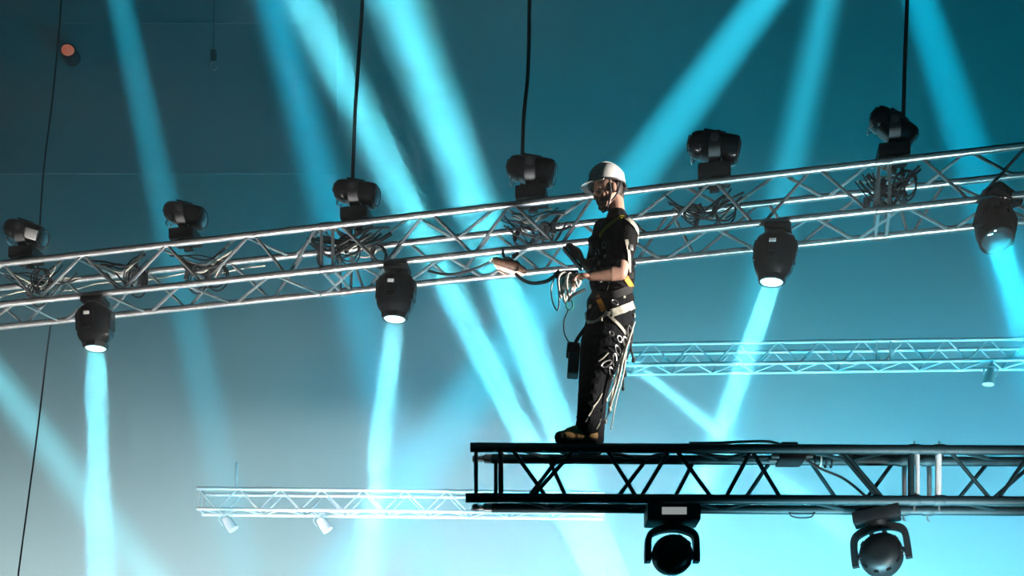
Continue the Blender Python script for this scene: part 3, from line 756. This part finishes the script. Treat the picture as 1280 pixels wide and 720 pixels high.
# sagging cable and brown connector bundle hanging below the silver truss
cable('signal_cable', 'dark cable sagging from the hanging light to the brown connector bundle', [upx(1, 536, .0, -.10), P(560, 343, 9.95), P(585, 339, 9.9), P(605, 331, 9.86), P(616, 326, 9.85)], .010, M['rubber'])
bc = P(634, 330, 9.85)
cbn = empty('connector_bundle', bc); tag(cbn, 'brown and pale pink connector bundle hanging below the silver truss, left of the worker', 'connectors')
for k, (a, b, r0, r1, m) in enumerate((((616, 325), (650, 334), .030, .040, 'brown'), ((618, 329), (648, 340), .030, .032, 'salmon'), ((622, 334), (656, 342), .022, .028, 'salmon'), ((632, 323), (658, 340), .026, .024, 'brown'),
                                         ((622, 338), (636, 345), .010, .008, 'salmon'), ((640, 322), (648, 316), .018, .012, 'rubber'), ((615, 322), (612, 327), .012, .010, 'web'))):
    d_ = 9.83 + .035 * (k % 3); A, B = P(*a, d_), P(*b, d_); bm = bmesh.new(); tube(bm, [A, A.lerp(B, .12), A.lerp(B, .5), A.lerp(B, .88), B], [r0 * .6, r0, (r0 + r1) / 2 * .92, r1, r1 * .6], 12); local_part(cbn, 'connector', bm, M[m])
bm = bmesh.new(); tube(bm, spline([upx(1, 629, 0, .0), P(629, 318, 9.9), P(632, 325, 9.86)], 5), .012, 8); local_part(cbn, 'hanging_tie', bm, M['rubber'])
# distribution box and cables on the dark stage truss
def lowp(i, x, z=0.0, back=0.0): p = LC[i] + ld * line_pt(LC[i], ld, x) + ln * back; p.z += z; return p
bx0 = lowp(0, 993, .0, .13)
jb = empty('junction_box', bx0); tag(jb, 'black junction box wrapped in cables on the dark stage truss', 'junction box')
bm = bmesh.new(); box(bm, bx0 + Vector((0, .0, -.005)), (.17, .20, .10)); local_part(jb, 'box_body', bm, M['black'], True, .015)
bm = bmesh.new(); box(bm, bx0 + Vector((-.02, .0, .052)), (.11, .15, .03)); local_part(jb, 'lid', bm, M['black'], True, .01)
for s in (-1, 1):
    for dy in (-.05, .04):
        bm = bmesh.new(); p = bx0 + Vector((s * .085, dy, -.02)); tube(bm, [p, p + Vector((s * .05, 0, 0))], [.02, .017], 12); local_part(jb, 'socket', bm, M['grey_plastic'])
zc = .042
cable('power_cable', 'black cable lying on the dark stage truss left of the junction box', [lowp(0, 862, zc, .02), lowp(0, 890, zc + .004, .03), lowp(0, 930, zc + .02, .05), lowp(0, 962, zc + .035, .09), lowp(0, 985, zc + .02, .12)], .009, M['rubber'])
cable('power_cable', 'second black cable arching low behind the front tube left of the junction box', [lowp(2, 868, zc, -.02), lowp(2, 900, zc - .03, -.05), lowp(2, 940, zc - .05, -.06), lowp(2, 965, zc - .04, -.08), lowp(0, 978, -.02, .10)], .009, M['rubber'])
cable('power_cable', 'black cable lying on the dark stage truss right of the junction box', [lowp(0, 1006, .03, .12), lowp(0, 1025, zc + .01, .14), lowp(2, 1050, zc, -.02), lowp(2, 1080, zc, .0), lowp(2, 1120, zc, .0), lowp(2, 1180, zc, .01)], .010, M['rubber'])
cable('power_cable', 'short black cable dangling between junction box and the twisted light below', [lowp(0, 1008, -.03, .1), lowp(0, 1030, -.09, .12), lowp(0, 1062, -.16, .13), lowp(1, 1090, .05, .12)], .009, M['rubber'])
cable('power_cable', 'thin cable looping under the dark stage truss between its two lights', [lowp(3, 985, .0, -.02), lowp(3, 988, -.045, -.02), lowp(3, 1000, -.06, -.02), lowp(3, 1014, -.05, -.02), lowp(3, 1019, .0, -.02)], .005, M['rubber'])
for k in range(4):
    x = 1018 + 7 * k; e = lowp(2, x); bm = bmesh.new(); tube(bm, [e + ln * .045 * math.cos(q) + Vector((0, 0, .045 * math.sin(q))) for q in [2 * PI * j / 12 for j in range(13)]], .006, 6); local_part(low, 'cable_tie', bm, M['web'] if k == 1 else M['rubber'])
# far lights, hanger and hook in the haze
def far_spot(label, x, cs, d, tilt, group):
    c = cs[1]; p = c + d * line_pt(c, d, x) + Vector((0, .0, -.03))
    r = empty('far_spotlight', p); tag(r, label, 'stage light', group)
    r.rotation_euler = (0, tilt, 0)
    bm = bmesh.new(); tube(bm, [(0, 0, .05), (0, 0, -.05)], .02, 8); link('clamp', bm, M['alu_far'], r)
    bm = bmesh.new(); ribbon(bm, spline([(-.09, 0, -.17), (-.085, 0, -.08), (0, 0, -.05), (.085, 0, -.08), (.09, 0, -.17)], 4), .03, .012, (0, 1, 0)); link('yoke', bm, M['alu_far'], r)
    bm = bmesh.new(); loft(bm, [(-.30, .06, .06), (-.30, .075, .075), (-.20, .072, .072), (-.11, .055, .055), (-.09, .03, .03)], 16); link('lamp_body', bm, M['alu_far'], r)
    return r
far_spot('small pale spotlight under the left end of the lower left background truss', 276, blc, bld, R(-35), 'spotlights on the background truss')
far_spot('small pale spotlight under the middle of the lower left background truss', 394, blc, bld, R(-35), 'spotlights on the background truss')
far_spot('small pale spotlight under the right background truss, near the frame edge', 1240, brc, brd, R(10), 'spotlights on the background truss')
for (tr, cs, d, xs) in ((btl, blc, bld, (295,)), (btr, brc, brd, (1095, 1112))):
    for x in xs:
        c = cs[0] if tr is btl else cs[1]; p = c + d * line_pt(c, d, x); bm = bmesh.new(); tube(bm, [p, p + Vector((.01, 0, .36 if tr is btl else .26))], .018, 8); local_part(tr, 'hanger_post', bm, M['alu_far'])
hp = P(267, 62, 20.5)
hk = empty('chain_hook', hp); tag(hk, 'small pale hook on a chain hanging high at upper left', 'hook')
bm = bmesh.new(); tube(bm, [P(269, -60, 20.5), hp], .008, 6); local_part(hk, 'chain', bm, M['grey_plastic'])
bm = bmesh.new(); box(bm, hp + Vector((0, 0, -.09)), (.09, .06, .16)); local_part(hk, 'hoist_block', bm, M['grey_plastic'], True, .01)
bm = bmesh.new(); tube(bm, [hp + Vector((.06 * math.cos(a), 0, -.26 + .07 * math.sin(a))) for a in [R(100) + R(270) * k / 14 for k in range(15)]], .014, 8); local_part(hk, 'hook', bm, M['steel'])
lp = P(86, 65, 21.8)
rl = empty('warning_lamp', lp); tag(rl, 'small glowing red lamp on the wall panel at upper left', 'lamp')
bm = bmesh.new(); ell(bm, lp + Vector((0, -.05, 0)), (.11, .07, .09)); local_part(rl, 'lamp_dome', bm, M['redlamp'])
bm = bmesh.new(); tube(bm, [lp + Vector((0, .19, 0)), lp + Vector((0, -.04, 0))], [.14, .13], 16); local_part(rl, 'housing', bm, M['grey_plastic'])
#@@LIGHTS
def lamp(name, kind, loc, aim, power, col, **kw):
    l = bpy.data.lights.new(name, kind); l.energy = power; l.color = col
    for k, v in kw.items(): setattr(l, k, v)
    o = bpy.data.objects.new(name, l); C.objects.link(o); o.location = loc
    d = Vector(aim) - Vector(loc); o.rotation_euler = d.to_track_quat('-Z', 'Y').to_euler()
    return o

def beam(a, b, ra, rb, E, col, blend=.9):
    """narrow spot from a through b; ra, rb = beam half widths there; E = irradiance half-way"""
    a, b = Vector(a), Vector(b); L = (b - a).length
    half = math.atan(max(rb - ra * .5, .02) / L)
    P_ = E * (L * .5) ** 2 * 4 * PI * PI
    return lamp('beam_lamp', 'SPOT', a, b, P_, col, spot_size=2 * half, spot_blend=blend, shadow_soft_size=ra)

CY = (.03, .72, 1.0); CYW = (.20, .86, 1.0); DEEP = (.0, .62, .95)
def longbeam(p0, p1, Y0, Y1, w0, w1, E, col, ext0=1.6, ext1=.4, blend=.9):
    """photo pixels p0 -> p1 on the beam axis; lamp placed further up the same line"""
    a, b = P(*p0, Y0), P(*p1, Y1); d = b - a
    A = a - d * ext0; B = b + d * ext1
    ra, rb = w0 / F * Y0, w1 / F * Y1
    k = (rb - ra) / 1.0
    r0 = max(ra - k * ext0, .04)
    a_, L = A, (b - A).length
    half = math.atan(max(rb - r0 * .6, .05) / L)
    P_ = E * ((a + b) / 2 - A).length ** 2 * 4 * PI * PI
    return lamp('beam_lamp', 'SPOT', A, B, P_, col, spot_size=2 * half, spot_blend=blend, shadow_soft_size=r0)

BE = 900.0
longbeam((150, 0), (287, 640), 14, 14, 22, 36, .32 * BE, CY)
longbeam((340, 0), (470, 470), 15, 15, 34, 46, .55 * BE, DEEP)
longbeam((500, 0), (690, 500), 14.6, 14.6, 30, 36, .45 * BE, DEEP)
longbeam((955, 0), (485, 640), 15, 15, 28, 50, .62 * BE, CY)
longbeam((1033, 0), (925, 480), 14, 14, 30, 40, .7 * BE, CY)
longbeam((1150, 0), (1290, 430), 14.5, 14.5, 28, 44, .55 * BE, DEEP)
longbeam((-30, 440), (215, 760), 13, 13, 30, 42, 1.0 * BE, CYW, 1.0)
def fixbeam(root, p1, w0, w1, E, col):
    """beam of a hanging head: starts just outside its lens"""
    bpy.context.view_layer.update()
    h = [c for c in root.children if c.name.startswith('head')][0]
    le = [c for c in h.children if c.name.startswith('lens') and 'ring' not in c.name][0]
    a = le.matrix_world @ (sum((v.co for v in le.data.vertices), Vector()) / len(le.data.vertices))
    fw = (h.matrix_world.to_3x3() @ Vector((0, 1, 0))).normalized(); a = a + fw * .03
    b = P(*p1, a.y); L = (b - a).length
    return lamp('beam_lamp', 'AREA', a, b, E, col, shape='SQUARE', size=w0 * 2 / F * a.y * .89, spread=2 * math.atan((w1 - w0) / F * a.y / L))
def panbeam(p0, p1, Y0, Y1, w0, w1, E, col):
    a, b = P(*p0, Y0), P(*p1, Y1)
    return lamp('beam_lamp', 'AREA', a, b, E, col, shape='SQUARE', size=w0 * 2 / F * Y0 * .89, spread=2 * math.atan((w1 - w0) / F * Y1 / (b - a).length))
panbeam((752, 735), (379, 0), 14, 14, 15, 42, 480, (.13, .83, 1))
panbeam((774, 735), (496, 0), 14.4, 14.4, 19, 54, 680, (.13, .83, 1))
panbeam((772, 440), (1060, 668), 12.8, 11.5, 6, 20, 130, CYW)
fixbeam(lit[0], (126, 760), 12.5, 30, 260, CYW)
fixbeam(lit[1], (452, 760), 12.5, 34, 250, CYW)
fixbeam(lit[2], (880, 600), 12.5, 28, 240, CYW)
fixbeam(lit[3], (1292, 440), 14, 30, 300, CY)

# floods at the foot of the back wall (below the frame)
for x, col, pw in ((-7, (1, .9, .87), 31), (6, (1, .9, .87), 25)):
    lamp('cyc_flood', 'AREA', (x, 20.3, 4.8), (x, 22, 6.6), pw, col, shape='RECTANGLE', size=4.6, size_y=.4)
WH = (1, .9, .87)
for x, col, pw in ((-10, WH, 100), (-6, WH, 98), (-2, WH, 145), (2, (1, .95, .93), 140), (6, (.50, .90, 1), 105), (10, (.38, .75, 1), 165)):
    lamp('band_flood', 'AREA', (x, 13, 3), (x, 22, 5.6), pw, col, shape='RECTANGLE', size=2, size_y=.5, spread=R(60))
for x, y, z, pw in ((4, 19, 3, 420), (8, 15, 2, 500), (0, 15, 2, 320)):
    lamp('cyan_wash', 'AREA', (x, y, z), (x, 22, 9), pw, (.0, .70, 1), shape='RECTANGLE', size=3.5, size_y=.8)
lamp('front_fill', 'AREA', (2, -2.5, 9), (1.5, 9, 4), 22, (.0, .62, .85), shape='RECTANGLE', size=5, size_y=1.5)  # unseen cyan fill, added behind the camera to lift the dark front surfaces
# warm floor wash under the silver truss, cool one at right, and the work light on the worker
for x, y, pw, col in ((-5.0, 10.1, 30, (1, .96, .92)), (-2.6, 9.5, 30, (1, .96, .92)), (-.4, 8.95, 28, (.95, .98, 1)), (2.4, 8.25, 18, (.35, .85, 1))):
    lamp('floor_wash', 'AREA', (x, y, 2.4), (x + .1, y + .95, 6.4), pw, col, shape='RECTANGLE', size=1.6, size_y=.4, spread=R(46))
for x, z, y, pw in ((-3.3, 3.0, 16.7, 8), (-1.4, 3.0, 16.7, 8), (2.4, 4.6, 16.5, 5), (4.3, 4.6, 16.5, 6), (6.2, 4.6, 16.5, 6)):
    lamp('truss_wash', 'AREA', (x, y, z), (x, y + .55, z + 3.3), pw, (.75, .97, 1), shape='RECTANGLE', size=2.0, size_y=.3, spread=R(34))
lamp('floor_wash', 'AREA', (3.3, 6.2, 1.3), (2.75, 8.4, 4.0), 7, (.95, 1, 1), shape='RECTANGLE', size=.5, size_y=.3, spread=R(30))
lamp('work_light', 'SPOT', (6.4, 7.4, 5.0), (.65, 8.5, 5.25), 5200, (1, .93, .85), spot_size=R(20), spot_blend=.3, shadow_soft_size=.12)
w = bpy.data.worlds.new('world'); S.world = w; w.use_nodes = True
w.node_tree.nodes['Background'].inputs['Color'].default_value = (0, 0, 0, 1)
